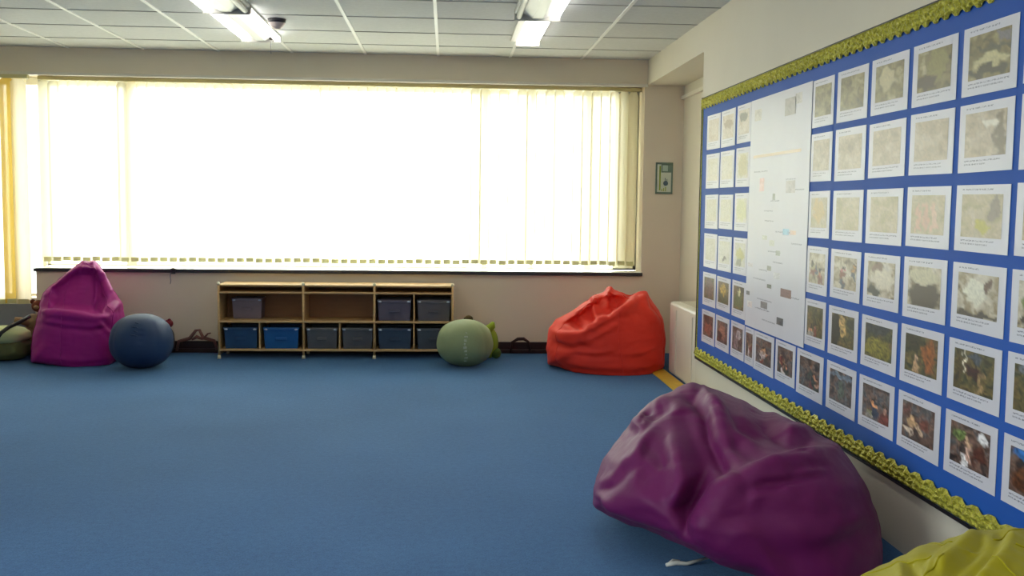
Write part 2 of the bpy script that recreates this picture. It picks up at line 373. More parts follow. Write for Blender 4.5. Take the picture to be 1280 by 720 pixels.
for x in (UX0+.02, DIV[0], UX1-.02):
    bm = bmesh.new(); cyl(bm, (x-ox, UY1-.03-oy, 0), (x-ox, UY1-.03-oy, .064), .013, .014, 12); link('foot', bm, FOOT, t, True)
GLINT = mat('tray_glint', srgb(190, 200, 215), .25)  # pale blobs that paint glints on the tray corners
def tray(label, x0, x1, zb, col, rough=.25, back=0, h=.168):
    "tapered plastic tray with a rolled rim, a pull lip and two pale corner glints"
    yf, yb = UY0+.02+back, UY1-.02; W = x1-x0; cx = (x0+x1)/2; Dp = yb-yf
    t = thing('storage_tray', label, 'tray', (cx, (yf+yb)/2, zb), 'trays in the wooden unit')
    m = mat('tray_plastic', col, rough, var=.06, vscale=12, spec=.6); m.node_tree.nodes['Principled BSDF'].inputs['Transmission Weight'].default_value = 0
    bm = bmesh.new(); a, b = W/2*.93, W/2; hd = Dp/2
    o = [(-a, -hd+.01, 0), (a, -hd+.01, 0), (a, hd-.01, 0), (-a, hd-.01, 0)]; u = [(-b, -hd, h), (b, -hd, h), (b, hd, h), (-b, hd, h)]
    k = .006; oi = [(x*(1-k/a), y*(1-k/hd), z+k) for x, y, z in o]; ui = [(x*(1-k/b), y*(1-k/hd), z) for x, y, z in u]
    V = [[bm.verts.new(p) for p in q] for q in (o, u, ui, oi)]
    bm.faces.new(V[0][::-1]); bm.faces.new(V[3])
    for p, q in ((0, 1), (1, 2), (2, 3)):
        for i in range(4): bm.faces.new((V[p][i], V[p][(i+1) % 4], V[q][(i+1) % 4], V[q][i]))
    bmesh.ops.bevel(bm, geom=[e for e in bm.edges], offset=.004, segments=2, affect='EDGES'); link('tray_body', bm, m, t, False)
    bm = bmesh.new()
    for p0, p1 in (((-b, -hd), (b, -hd)), ((b, -hd), (b, hd)), ((b, hd), (-b, hd)), ((-b, hd), (-b, -hd))):
        cyl(bm, (p0[0], p0[1], h), (p1[0], p1[1], h), .0055, seg=8)
    box(bm, -b, b, -hd-.008, -hd+.002, h-.020, h-.001, .003); link('rim', bm, m, t, False)
    bm = bmesh.new(); box(bm, -b*.32, b*.32, -hd-.010, -hd+.001, h*.42, h*.56, .003); link('label_holder', bm, m, t)
    for s in (-1, 1):
        bm = bmesh.new(); ball(bm, (s*b*.86, -hd-.005, h-.010), .011, (1.5, .5, .8), 12); link('corner_glint', bm, GLINT, t, True)
    return t
B1, B2, GR, SL = srgb(42, 74, 112), srgb(32, 92, 158), srgb(92, 92, 94), srgb(62, 76, 96)
tray('dull navy blue plastic tray in the bottom left corner of the wooden unit', -1.79, -1.525, .079, B1)
tray('bright blue plastic tray, second from the left along the bottom of the wooden unit', -1.475, -1.195, .079, B2)
tray('grey plastic tray in the bottom row, left one of the middle bay', -1.13, -.885, .079, GR)
tray('grey plastic tray in the bottom row, right one of the middle bay', -.845, -.60, .079, GR)
tray('slate blue plastic tray in the bottom row, left one of the right bay', -.555, -.285, .079, SL)
tray('dark grey plastic tray at bottom right, partly hidden by the sage green ball seat', -.24, .03, .079, srgb(78, 84, 92))
tray('purplish grey plastic tray in the top row, left one of the right bay', -.56, -.29, .310, srgb(96, 86, 100))
tray('charcoal grey plastic tray in the top right corner of the wooden unit', -.24, .03, .310, srgb(98, 92, 96))
tray('lone purplish grey tray in the nearly empty top left bay of the wooden unit', -1.745, -1.505, .310, srgb(128, 112, 122), .4, .10, .165)

# ------------------------------------------------------------------ pinboard with photo cards
BX = XR                                                        # back of the board
BY0, BY1, BZ0, BZ1 = 2.42, 6.56, .262, 1.972
BLUE = mat('blue_backing_paper', srgb(26, 86, 176), .6, var=.04, vscale=3, spec=.3)
GOLD = mat('gold_foil_border', srgb(178, 174, 64), .36, metal=.5, var=.4, vscale=70, bump=.9, bscale=90)  # strong tone noise paints olive shadows between the crinkles
BLACK = mat('black_edge', srgb(28, 28, 34), .45, var=.1)
t = thing('display_board', 'large blue display board with crinkled gold border on the right wall', 'notice board', (BX, (BY0+BY1)/2, BZ0))
oy = (BY0+BY1)/2
bm = bmesh.new(); box(bm, -.012, -.001, BY0-oy, BY1-oy, 0, BZ1-BZ0); link('backing', bm, BLUE, t)
bm = bmesh.new()
box(bm, -.020, -.001, BY0-oy, BY1-oy, -.010, .0); box(bm, -.020, -.001, BY1-oy, BY1-oy+.010, -.010, BZ1-BZ0+.006); box(bm, -.016, -.001, BY0-oy, BY1-oy, BZ1-BZ0, BZ1-BZ0+.005)
link('edge_frame', bm, BLACK, t)
def border(z0, wd, up, seed, pt):
    rnd = random.Random(seed); bm = bmesh.new(); n = int((BY1-BY0)/.0055); m = 12; g = []
    for i in range(n+1):
        y = BY0+(BY1-BY0)*i/n; sc = abs(math.sin(math.pi*y/pt)); row = []
        for k in range(m+1):
            v = k/m; vv = v*(wd+.016*sc) if True else v
            rip = .006*abs(math.sin(math.pi*(y/(pt/2)+v*1.3)))*(1 if v > .12 else .3)+.005*math.sin(v*math.pi*3)**2
            j = rnd.uniform(-.0028, .0028) if 0 < k < m else 0
            z = z0+vv if up else z0-vv
            row.append(bm.verts.new((-.0135-rip-j-.006*math.sin(math.pi*v), y-oy, z-BZ0+j*.5)))
        g.append(row)
    for a, b in zip(g, g[1:]):
        for k in range(m): bm.faces.new((a[k], b[k], b[k+1], a[k+1]))
    return link('scalloped_border', bm, GOLD, t, False)
border(BZ0+.002, .056, True, 1, .098); border(BZ1, .058, False, 2, .07)
bm = bmesh.new(); box(bm, -.016, -.012, BY1-oy-.016, BY1-oy, .0, BZ1-BZ0, .001); link('side_border', bm, GOLD, t)

CARD = mat('laminated_card', srgb(212, 212, 222), .42, var=.02, vscale=8, spec=.5, coat=.35)
PRINT = mat('photo_print', (1, 1, 1, 1), .4, attr='Col', coat=.35)
INK = mat('caption_ink', srgb(150, 152, 165), .35)
_n = INK.node_tree.nodes; _l = INK.node_tree.links; _t = _n.new('ShaderNodeTexCoord'); _m = _n.new('ShaderNodeMapping'); _m.inputs['Scale'].default_value = (1, 110, 260)
_z = _n.new('ShaderNodeTexNoise'); _z.inputs['Scale'].default_value = 1; _c = _n.new('ShaderNodeValToRGB'); _c.color_ramp.elements[0].position = .42; _c.color_ramp.elements[0].color = srgb(128, 130, 145)
_c.color_ramp.elements[1].position = .58; _c.color_ramp.elements[1].color = srgb(212, 212, 222)
_l.new(_t.outputs['Object'], _m.inputs[0]); _l.new(_m.outputs[0], _z.inputs['Vector']); _l.new(_z.outputs[0], _c.inputs[0]); _l.new(_c.outputs[0], _n['Principled BSDF'].inputs['Base Color'])
SURF = BX-.0125
def colour_grid(w, h, nx, ny, fn, parent, name, off, z0):
    bm = bmesh.new(); cl = bm.loops.layers.float_color.new('Col'); V = [[bm.verts.new((-off, -w/2+w*i/nx, z0+h*j/ny)) for j in range(ny+1)] for i in range(nx+1)]
    for i in range(nx):
        for j in range(ny):
            f = bm.faces.new((V[i][j], V[i][j+1], V[i+1][j+1], V[i+1][j]))
            for l in f.loops:
                # picture runs left to right as one faces the wall: far end of the wall is on the left
                l[cl] = fn(1-(l.vert.co.y/w+.5), (l.vert.co.z-z0)/h)
    me = bpy.data.meshes.new(name); bm.to_mesh(me); bm.free(); o = bpy.data.objects.new(name, me); COL.objects.link(o); o.parent = parent; me.materials.append(PRINT); return o
def picture(seed, pal, blobs, contrast=1, busy=0):
    pal = [np.array(srgb(*p)[:3]) for p in pal]; bl = [(b[0], b[1], b[2], b[3], np.array(srgb(*b[4])[:3])) for b in blobs]
    def fn(u, v):
        du = mnoise.noise(Vector((u*6, v*6, seed+.5)))*.13; dv = mnoise.noise(Vector((u*6, v*6, seed+30.5)))*.13; du += mnoise.noise(Vector((u*15, v*15, seed+2.5)))*.05
        u, v = u+du, v+dv
        n1 = mnoise.noise(Vector((u*3.1, v*3.1, seed*7.3)))*.5+.5; n2 = mnoise.noise(Vector((u*9, v*9, seed*3.1+50)))*.5+.5
        n3 = mnoise.noise(Vector((u*22, v*22, seed+9)))
        k = max(0, min(.999, (.55*n1+.45*n2-.5)*1.9+.5))*(len(pal)-1); i = int(k); c = pal[i]*(1-(k-i))+pal[min(i+1, len(pal)-1)]*(k-i)
        for bx, by, rx, ry, bc in bl:
            d = ((u-bx)/rx)**2+((v-by)/ry)**2
            if d < 1.4: a = min(1, max(0, (1.25-d)*2.2)); c = c*(1-a)+bc*a
        c = c*(1+n3*.3*contrast+busy*mnoise.noise(Vector((u*13, v*13, seed+77)))*1.6); return (max(0, c[0]), max(0, c[1]), max(0, c[2]), 1)
    return fn
def card(label, y_far, y_near, z0, z1, seed, pal, blobs, tilt=0, layer=0):
    wd = y_far-y_near; h = z1-z0
    t = tag(thing('photo_card', label, 'photo card', (SURF-.0012*layer-.0006, (y_far+y_near)/2, z0), 'photo cards pinned to the blue board'), label, 'photo card', 'photo cards pinned to the blue board')
    t.rotation_euler = (tilt, 0, 0)
    bm = bmesh.new(); box(bm, -.0012, 0, -wd/2, wd/2, 0, h); link('card', bm, CARD, t)
    pw = wd*.76; ph = h*.64
    colour_grid(pw, ph, 30, 22, picture(seed, pal, blobs, 1, .75 if z0 < .7 else 0), t, 'print', .0018, h*.22)
    rnd = random.Random(seed)
    for zr, fr in ((.155, rnd.uniform(.8, 1)), (.105, rnd.uniform(.5, .9)), (.92, rnd.uniform(.5, .8))):
        bm = bmesh.new(); box(bm, -.0016, -.001, pw/2-pw*fr, pw/2, h*zr, h*zr+.005); link('caption', bm, INK, t)
    return t
SK, DK = (196, 150, 120), (28, 26, 28)
def people(rnd, n, sh):
    out = []
    for _ in range(n):
        x, y = rnd.uniform(.1, .9), rnd.uniform(.2, .75); s = rnd.uniform(.06, .12)
        out += [(x, y-.2, s*1.3, .2, rnd.choice(sh)), (x, y, s*.7, s, (rnd.randint(150, 210), rnd.randint(110, 150), rnd.randint(85, 120))), (x, y+s*.8, s*.7, s*.5, rnd.choice([(50, 34, 26), (120, 80, 40), (30, 26, 26)]))]
    return out
ROWPAL = {1: [(60, 50, 34), (104, 94, 58), (140, 128, 84), (178, 168, 130)], 2: [(150, 134, 112), (176, 160, 138), (196, 184, 166)], 3: [(150, 140, 96), (172, 158, 128), (190, 178, 158)],  # pale middle rows have window glare mixed into the print colours
          4: [(58, 44, 36), (150, 134, 104), (198, 190, 172), (206, 200, 188)], 5: [(30, 30, 22), (66, 68, 36), (110, 96, 50), (88, 66, 44)], 6: [(30, 34, 40), (70, 60, 56), (120, 92, 78), (92, 96, 100), (50, 58, 56)]}
rows = {1: (1.628, 1.842), 2: (1.382, 1.598), 3: (1.130, 1.342), 4: (.878, 1.092), 5: (.637, .845), 6: (.395, .602)}
ROWN = {1: 'top row', 2: 'second row', 3: 'third row', 4: 'fourth row', 5: 'fifth row', 6: 'bottom row'}
LOOK = {}
LOOK[(1, 4)] = ('a broad olive brown tree', [(120, 50), []]); 
right_cols = [(4.548, 4.295), (4.258, 3.943), (3.908, 3.590), (3.556, 3.240), (3.203, 2.886), (2.852, 2.530)]
left_cols = [(6.425, 6.112), (6.088, 5.790), (5.752, 5.487)]
desc = {1: ['brown bare trunks', 'olive tree trunks', 'pale round bush', 'broad olive brown tree', 'winter field with hedges', 'pale meadow'],
        2: ['pale tan', 'glare washed cream', 'pale pinkish', 'faint beige', 'pale hall with dark doorway', 'faint beige room'],
        3: ['orange tan', 'faint olive foliage', 'faint grey and pink', 'three pale pink figures', 'tan with yellow spot', 'pale grey'],
        4: ['pale grey and pink', 'pink figures', 'pale path, black lower corner', 'dark crowd', 'white shape with dark face', 'green bushes'],
        5: ['yellow green leaves', 'pale figure in woods', 'yellow olive meadow', 'child in brown leaves', 'white post', 'grey sky hedge'],
        6: ['', 'reddish field', 'grey tangled branches', 'brown and cream faces', 'children in white', 'blue sky and brown hill']}
SPEC = {(1, 3): [(.45, .6, .28, .3, (190, 180, 140))], (1, 4): [(.6, .65, .3, .4, (140, 132, 76)), (.3, .2, .3, .2, (70, 50, 34))],
        (1, 5): [(.5, .15, .5, .12, (60, 54, 40)), (.6, .62, .45, .07, (90, 84, 66)), (.85, .85, .15, .12, (120, 116, 118)), (.55, .4, .4, .12, (196, 188, 140))],
        (2, 5): [(.85, .4, .14, .5, (110, 96, 80)), (.6, .75, .14, .12, (220, 214, 200))], (3, 5): [(.55, .3, .14, .16, (176, 168, 70)), (.8, .7, .14, .25, (130, 118, 106))],
        (3, 1): [(.5, .55, .35, .4, (180, 150, 90))], (3, 4): [(.2, .4, .09, .35, (200, 160, 140)), (.45, .4, .09, .35, (200, 160, 140)), (.7, .42, .09, .35, (205, 170, 150))],
        (4, 3): [(.25, .15, .22, .2, (24, 20, 20)), (.6, .5, .4, .25, (214, 206, 186)), (.4, .82, .15, .1, (120, 92, 80))],
        (4, 4): [(.5, .25, .5, .35, (60, 44, 36)), (.5, .75, .5, .2, (196, 190, 160))], (4, 5): [(.45, .6, .28, .3, (220, 218, 200)), (.72, .78, .12, .15, (96, 66, 58)), (.5, .06, .5, .08, (60, 50, 44))],
        (5, 2): [(.5, .55, .12, .35, (190, 158, 96)), (.15, .5, .2, .6, (28, 28, 20))], (5, 3): [(.5, .3, .5, .3, (130, 122, 40)), (.5, .9, .5, .15, (46, 50, 56))],
        (5, 4): [(.35, .2, .12, .22, (186, 150, 110)), (.35, .42, .09, .12, (196, 160, 130)), (.75, .5, .2, .4, (150, 88, 36)), (.2, .8, .3, .25, (50, 46, 24))],
        (5, 5): [(.28, .7, .035, .3, (226, 218, 196)), (.52, .5, .16, .16, (56, 14, 12)), (.55, .85, .2, .12, (70, 78, 90)), (.68, .3, .09, .3, (150, 124, 84)), (.12, .5, .1, .5, (80, 66, 22))],
        (6, 2): [(.5, .88, .5, .1, (110, 124, 140)), (.5, .45, .12, .3, (90, 98, 84))], (6, 4): [(.35, .5, .13, .16, (196, 160, 120)), (.55, .3, .12, .14, (206, 178, 150)), (.7, .55, .14, .16, (120, 70, 56)), (.25, .2, .12, .12, (214, 196, 176)), (.15, .75, .12, .14, (110, 70, 60))],
        (6, 5): [(.8, .8, .1, .13, (226, 226, 228)), (.45, .6, .08, .1, (206, 168, 136)), (.5, .35, .1, .2, (216, 178, 160)), (.37, .12, .08, .2, (236, 234, 236)), (.25, .75, .2, .12, (110, 132, 70)), (.75, .4, .14, .22, (84, 44, 32))],
        (6, 6): [(.5, .88, .5, .14, (40, 110, 180)), (.5, .35, .5, .3, (96, 56, 30))], (5, 6): [(.4, .9, .4, .1, (120, 126, 134))], (4, 6): [(.3, .5, .25, .2, (110, 124, 60)), (.2, .2, .16, .16, (40, 30, 24))]}
COLN = ['first right of the poster', 'second right of the poster', 'third right of the poster', 'fourth right of the poster', 'fifth right of the poster', 'cut by the photo edge']
for r, (z0, z1) in rows.items():
    for c_, (ya, yb) in enumerate(right_cols):
        rnd = random.Random(r*10+c_)
        if r == 6 and c_ == 0: continue
        bl = SPEC.get((r, c_+1)) or people(rnd, 5 if r == 6 else (3 if r > 3 else 0), [(120, 60, 50), (60, 70, 90), (160, 150, 140)])
        card(desc[r][c_]+' photo card, '+ROWN[r]+', '+COLN[c_], ya, yb, z0+rnd.uniform(-.003, .003), z1+rnd.uniform(-.003, .003), r*100+c_, ROWPAL[r], bl, rnd.uniform(-.008, .008))
ldesc = {1: ['pale blue with faint marks', 'with a brown strip', 'with a dark strip'], 2: ['almost blank cream', 'with a small grey mark', 'with a tan square'], 3: ['glare washed white', 'with a faint grey spot', 'with a pale green square'],
         4: ['white and faintly grey', 'with a small dark mark', 'with yellow green plants'], 5: ['of a brown doorway', 'of yellow flowers', 'of green leaves'], 6: ['of a reddish face', 'of brown and pink figures', 'of a grey and pink figure']}
LPAL = {1: [(170, 150, 130), (206, 196, 186)], 2: [(196, 190, 170), (210, 206, 196)], 3: [(196, 192, 170), (208, 206, 196)], 4: [(186, 184, 168), (206, 204, 196)]}  # upper left prints paled, the window glare is in their colours
LN = ['leftmost column', 'second column', 'just left of poster']
LSP = {(1, 3): [(.5, .7, .4, .15, (90, 84, 76))], (1, 2): [(.5, .6, .4, .2, (150, 126, 104))], (2, 3): [(.5, .5, .45, .45, (176, 164, 110))], (3, 3): [(.5, .5, .45, .45, (190, 190, 140))], (4, 2): [(.5, .2, .16, .15, (60, 60, 56))],
       (4, 3): [(.5, .5, .35, .3, (170, 166, 70)), (.4, .15, .3, .14, (90, 90, 60))], (5, 1): [(.5, .5, .4, .45, (104, 78, 64))], (5, 2): [(.5, .6, .3, .35, (180, 150, 40)), (.5, .2, .5, .2, (70, 80, 34))], (5, 3): [(.5, .4, .4, .35, (80, 96, 40)), (.5, .75, .14, .12, (200, 196, 150))],
       (6, 1): [(.5, .5, .35, .4, (150, 84, 66)), (.4, .8, .3, .2, (50, 32, 26))], (6, 2): [(.5, .5, .3, .35, (160, 110, 90)), (.3, .3, .2, .2, (60, 44, 40))], (6, 3): [(.4, .35, .25, .3, (130, 110, 110)), (.6, .7, .2, .2, (170, 160, 165))]}
for r, (z0, z1) in rows.items():
    for c_, (ya, yb) in enumerate(left_cols):
        rnd = random.Random(r*17+c_)
        card('small photo card '+ldesc[r][c_]+', '+ROWN[r]+', '+LN[c_], ya, yb, z0+rnd.uniform(-.004, .004), z1+rnd.uniform(-.004, .004), 700+r*10+c_, LPAL.get(r, ROWPAL[r]), LSP.get((r, c_+1), []), rnd.uniform(-.008, .008))
for k, (ya, yb, txt, lay) in enumerate([(5.468, 5.310, 'narrow photo card with grey coat, half covered', 1), (5.300, 4.965, 'photo card of crowded dark faces', 2),
                                        (4.948, 4.658, 'photo card of red and grey coat', 0), (4.634, 4.300, 'photo card of green hedge and pink faces', 0)]):
    rnd = random.Random(900+k)
    card(txt+(', bottom row directly under the poster' if k < 3 else ', bottom row below the poster right edge'), ya, yb, rows[6][0]+rnd.uniform(-.004, .004), rows[6][1], 950+k, ROWPAL[6], people(rnd, 6, [(120, 50, 44), (180, 170, 170), (60, 70, 60)]), 0, lay)
# tall poster
PY1, PY0, PZ0, PZ1 = 5.474, 4.552, .612, 1.845
t = thing('poster', 'tall white poster with small pictures between the two blocks of photo cards', 'poster', (SURF-.003, (PY0+PY1)/2, PZ0)); PYC = (PY0+PY1)/2
bm = bmesh.new(); box(bm, -.0015, .001, PY0-PYC, PY1-PYC, 0, PZ1-PZ0); link('sheet', bm, CARD, t)
for k, (x0, y0, x1, y1, c_) in enumerate([(977, 360, 990, 374, (112, 76, 78)), (952, 376, 960, 387, (120, 116, 120)), (972, 396, 980, 408, (70, 76, 84)), (960, 355, 965, 361, (90, 96, 84)), (934, 363, 938, 369, (90, 90, 100)),
        (960, 332, 965, 339, (130, 130, 126)), (971, 313, 976, 320, (140, 146, 140)), (980, 286, 987, 294, (120, 176, 220)), (989, 288, 996, 294, (220, 176, 160)), (951, 223, 956, 239, (214, 160, 160)), (984, 226, 995, 241, (160, 156, 160)),
        (967, 242, 970, 250, (120, 126, 130)), (954, 294, 960, 300, (170, 172, 168)), (936, 328, 942, 334, (180, 176, 180)), (968, 340, 976, 350, (186, 186, 192)), (945, 138, 953, 150, (176, 172, 168)), (983, 124, 996, 142, (150, 146, 144)), (996, 117, 1004, 128, (176, 174, 172)), (963, 300, 969, 308, (176, 178, 172)), (935, 375, 941, 385, (214, 196, 198))]):
    a, b = at(x0, y0, 0, SURF), at(x1, y1, 0, SURF); z1, z0 = a[2], b[2]; wd = a[1]-b[1]
    q = colour_grid(abs(wd), abs(z1-z0), 8, 8, picture(k+300, [tuple(min(255, int(v*1.0)) for v in c_), tuple(min(235, int(v*1.25)) for v in c_)], []), t, 'picture', .0022, z0-PZ0)
    q.location.y = (a[1]+b[1])/2-PYC
rnd = random.Random(5)
for k in range(16):
    y = rnd.uniform(PY0-PYC+.06, PY1-PYC-.3); z = .06+.052*k
    bm = bmesh.new(); box(bm, -.0019, -.001, y, y+rnd.uniform(.12, .25), z, z+.007); link('lettering', bm, INK, t)
bm = bmesh.new(); box(bm, -.0019, -.001, -.34, .40, PZ1-PZ0-.315, PZ1-PZ0-.30); link('rule', bm, mat('pale_orange_ink', srgb(214, 190, 160), .3), t)
# small framed notice on the window wall
a, b = at(819.5, 203, 1, D), at(840, 242.5, 1, D); nw, nh = b[0]-a[0], a[2]-b[2]
t = thing('wall_notice', 'small upright green framed notice on the wall right of the window', 'sign', ((a[0]+b[0])/2, D, b[2]))
DG = mat('dark_green_print', srgb(104, 126, 112), .4, var=.05); LG = mat('lime_print', srgb(150, 168, 60), .4, var=.05); PG = mat('pale_green_print', srgb(170, 190, 176), .4); NW = mat('notice_white', srgb(205, 212, 196), .4)
bm = bmesh.new(); box(bm, -nw/2, nw/2, -.012, -.001, 0, nh, .003); link('panel', bm, NW, t)
bm = bmesh.new()
for q in ((-nw/2, -nw/2+.014, 0, nh), (nw/2-.014, nw/2, 0, nh), (-nw/2, nw/2, 0, .016), (-nw/2, nw/2, nh-.016, nh)): box(bm, q[0], q[1], -.015, -.011, q[2], q[3], .001)
box(bm, -.026, nw/2-.012, -.0135, -.011, nh-.085, nh-.014); link('border', bm, DG, t)
bm = bmesh.new(); box(bm, -.016, .030, -.0155, -.013, nh-.074, nh-.024, .001); link('emblem', bm, PG, t)
bm = bmesh.new(); box(bm, -.042, -.030, -.0135, -.011, .03, nh-.03)
for k in range(3): box(bm, -.022+k*.016, -.014+k*.016, -.0135, -.011, .022, .042+k*.008)
link('stripe', bm, LG, t)
bm = bmesh.new(); ball(bm, (.014, -.012, .090), .021, (1, .15, 1)); box(bm, .006, .012, -.0135, -.011, .105, .135); box(bm, .022, .027, -.0135, -.011, .105, .125); link('figure', bm, mat('slate_print', srgb(78, 98, 110), .4), t)

# ------------------------------------------------------------------ boxed-in heater in the recess
t = thing('heater_casing', 'low cream boxed heater casing in the recess beside the red bean bag', 'heater', (1.85, 7.1, 0))
bm = bmesh.new(); box(bm, -.148, .148, -.455, .43, .0, .545, .02); link('casing', bm, CREAM, t)
bm = bmesh.new(); box(bm, -.154, -.147, .19, .2, .03, .50, .001); box(bm, -.154, -.147, -.30, -.29, .03, .50, .001); link('panel_joint', bm, WALL, t)
bm = bmesh.new()
for k in range(12): box(bm, -.08, .1, -.40+k*.066, -.375+k*.066, .545, .549, .001)
link('top_grille', bm, WALL, t)

# ------------------------------------------------------------------ bean bags: lofted cloth volumes, pressed and creased
def seg_dist(P, pts):
    "distance to a polyline and the signed side, in photo units"
    best = np.full(len(P), 1e9); sg = np.zeros(len(P)); tt = np.zeros(len(P))
    pts = np.array(pts, float); n = len(pts)-1
    for i in range(n):
        a, b = pts[i], pts[i+1]; d = b-a; L2 = d@d; t_ = np.clip(((P-a)@d)/L2, 0, 1); q = P-(a+t_[:, None]*d); r = np.hypot(q[:, 0], q[:, 1])
        m = r < best; best[m] = r[m]; sg[m] = np.sign(d[0]*q[m, 1]-d[1]*q[m, 0]); tt[m] = (i+t_[m])/n
    return best, sg, tt
def inside(P, pts):
    "signed depth inside a closed outline"
    pts = np.array(pts, float); inn = np.zeros(len(P), bool); n = len(pts)
    for i in range(n):
        a, b = pts[i], pts[(i+1) % n]
        if a[1] != b[1]: inn ^= ((a[1] > P[:, 1]) != (b[1] > P[:, 1])) & (P[:, 0] < (b[0]-a[0])*(P[:, 1]-a[1])/(b[1]-a[1])+a[0])
    d = seg_dist(P, np.r_[pts, pts[:1]])[0]; return np.where(inn, d, -d)
def normals(P, nu, nv):
    G = P.reshape(nv, nu, 3); du = np.roll(G, -1, 1)-np.roll(G, 1, 1); dv = np.empty_like(G); dv[1:-1] = G[2:]-G[:-2]; dv[0] = G[1]-G[0]; dv[-1] = G[-1]-G[-2]
    N = np.cross(du, dv).reshape(-1, 3); N /= np.linalg.norm(N, axis=1)[:, None]+1e-9; return N
def smooth(P, nu, nv, k, lam=.5):
    G = P.reshape(nv, nu, 3).copy()
    for _ in range(k):
        A = G.copy(); A[1:-1] = (G[2:]+G[:-2]+np.roll(G, 1, 1)[1:-1]+np.roll(G, -1, 1)[1:-1])/4; G = G*(1-lam)+A*lam; G[0] = G[1].mean(0); G[-1] = G[-2].mean(0); G[-2] = G[-2]*.5+G[-3].mean(0)*.5
    return G.reshape(-1, 3)
def bean_bag(name, label, centre, rx, ry, prof, rot, mat_, outline=None, strokes=(), nu=240, nv=150, sq=2.3, xmax=None, lean=(0, 0), seed=1, wr=.004, seams=6, warp=(.8, 1.25), bottom=None, oc=None, soft=3, gain=1):
    """prof: list of (radius fraction, height) from floor centre to top; outline: silhouette in photo units that the cloth is pulled to;
    strokes: (points, width, depth, kind) folds, lips and hollows pressed into the side that faces the room"""
    prof = np.array(prof, float); s = np.r_[0, np.cumsum(np.hypot(*(np.diff(prof, axis=0)*[max(rx, ry), 1]).T))]; s /= s[-1]
    tv = np.linspace(0, 1, nv)
    # smooth interpolation of the profile
    R_ = np.interp(tv, s, prof[:, 0]); Z_ = np.interp(tv, s, prof[:, 1])
    ker = np.hanning(15); ker /= ker.sum()
    for a in (R_, Z_):
        p = np.r_[np.full(7, a[0]), a, np.full(7, a[-1])]; a[:] = np.convolve(p, ker, 'valid')
    R_[0] = R_[-1] = 0; 
    th = np.arange(nu)/nu*2*math.pi; c, s_ = np.cos(th), np.sin(th); k = (np.abs(c)**sq+np.abs(s_)**sq)**(-1/sq)
    X = R_[:, None]*(c*k*rx)[None]; Y = R_[:, None]*(s_*k*ry)[None]; Z = np.repeat(Z_[:, None], nu, 1)
    hmax = prof[:, 1].max(); zf = Z/hmax; X = X+lean[0]*zf**1.6; Y = Y+lean[1]*zf**1.6
    cr, sr = math.cos(rot), math.sin(rot); P = np.stack([X*cr-Y*sr+centre[0], X*sr+Y*cr+centre[1], Z], -1).reshape(-1, 3)
    if outline is not None:
        O = np.array(outline, float)
        for it in range(6):
            Q = proj(P); oc_ = np.array(oc if oc is not None else ((O[:, 0].max()+O[:, 0].min())/2, (O[:, 1].max()+O[:, 1].min())/2))
            ao = np.unwrap(np.arctan2(*(O-oc_).T[::-1])); ro = np.hypot(*(O-oc_).T)
            OO = []
            for i in range(len(O)):                                   # resample the outline finely
                a, b = O[i], O[(i+1) % len(O)]; OO += [a+(b-a)*q for q in np.linspace(0, 1, 12, endpoint=False)]
            OO = np.array(OO)-oc_; ang = np.arctan2(OO[:, 1], OO[:, 0]); rad = np.hypot(*OO.T); NB = 180
            tgt = np.zeros(NB); bi = ((ang+math.pi)/(2*math.pi)*NB).astype(int) % NB
            for b_, r in zip(bi, rad): tgt[b_] = max(tgt[b_], r)
            q = Q-oc_; an = np.arctan2(q[:, 1], q[:, 0]); rd = np.hypot(*q.T); cur = np.zeros(NB); ci = ((an+math.pi)/(2*math.pi)*NB).astype(int) % NB
            np.maximum.at(cur, ci, rd)
            xs = np.arange(NB)
            def fill(v):
                ok = v > 0; return np.interp(xs, np.r_[xs[ok]-NB, xs[ok], xs[ok]+NB], np.r_[v[ok], v[ok], v[ok]])
            ratio = fill(tgt)/fill(cur); kk = np.array([.25, .5, .25]); ratio = np.convolve(np.r_[ratio[-1], ratio, ratio[0]], kk, 'valid')
            ratio = np.clip(ratio, *warp); f = np.interp((an+math.pi)/(2*math.pi)*NB-.5, np.r_[-1, xs, NB], np.r_[ratio[-1], ratio, ratio[0]])
            mv = (f-1)[:, None]*q*(np.clip(rd/fill(cur)[ci], 0, 1)**.7)[:, None]
            dep = ((P-CAM)@FW)[:, None]; P = P+(mv[:, :1]*RT-mv[:, 1:]*UP)*dep/F
            P[:, 2] = np.maximum(P[:, 2], 0)
            if xmax: P[:, 0] = np.where(P[:, 0] > xmax-.04, xmax-.04+.04*np.tanh((P[:, 0]-xmax+.04)/.04), P[:, 0])
    P = smooth(P, nu, nv, 4)
    for pts, wd, dp, kind in strokes:
        N = normals(P, nu, nv); V = P-CAM; V /= np.linalg.norm(V, axis=1)[:, None]; face = np.clip(-(N*V).sum(1)*3+.6, 0, 1)
        if N.mean() != N.mean(): pass
        Q = proj(P)
        if kind == 'h':                                              # hollow: cloth sunk back inside an outline
            k_ = np.clip(inside(Q, pts)/wd+.35, 0, 1); k_ = k_*k_*(3-2*k_); dr = V.copy(); dr[:, 2] *= .3
            P = P+dr*(k_*dp*np.clip(face*1.5, 0, 1))[:, None]; P = smooth(P, nu, nv, 1); continue
        d, sg, tt = seg_dist(Q, pts); end = np.clip(np.sin(np.clip(tt, 0.02, .98)*math.pi)*2.2, 0, 1) if len(pts) > 1 else 1
        if kind == 'g': a = np.exp(-(d/wd)**2)
        elif kind == 'c': a = np.exp(-d/wd)*end
        elif kind == 'f': a = sg*(d/wd)*np.exp(-(d/wd)**2)*1.6*end            # one side up, other side down
        elif kind == 'l': a = np.where(sg > 0, np.exp(-(d/wd)**2), np.exp(-(d/(wd*.28))**2))*end     # lip: sharp on its left side
        P = P+N*(a*dp*gain*face)[:, None]
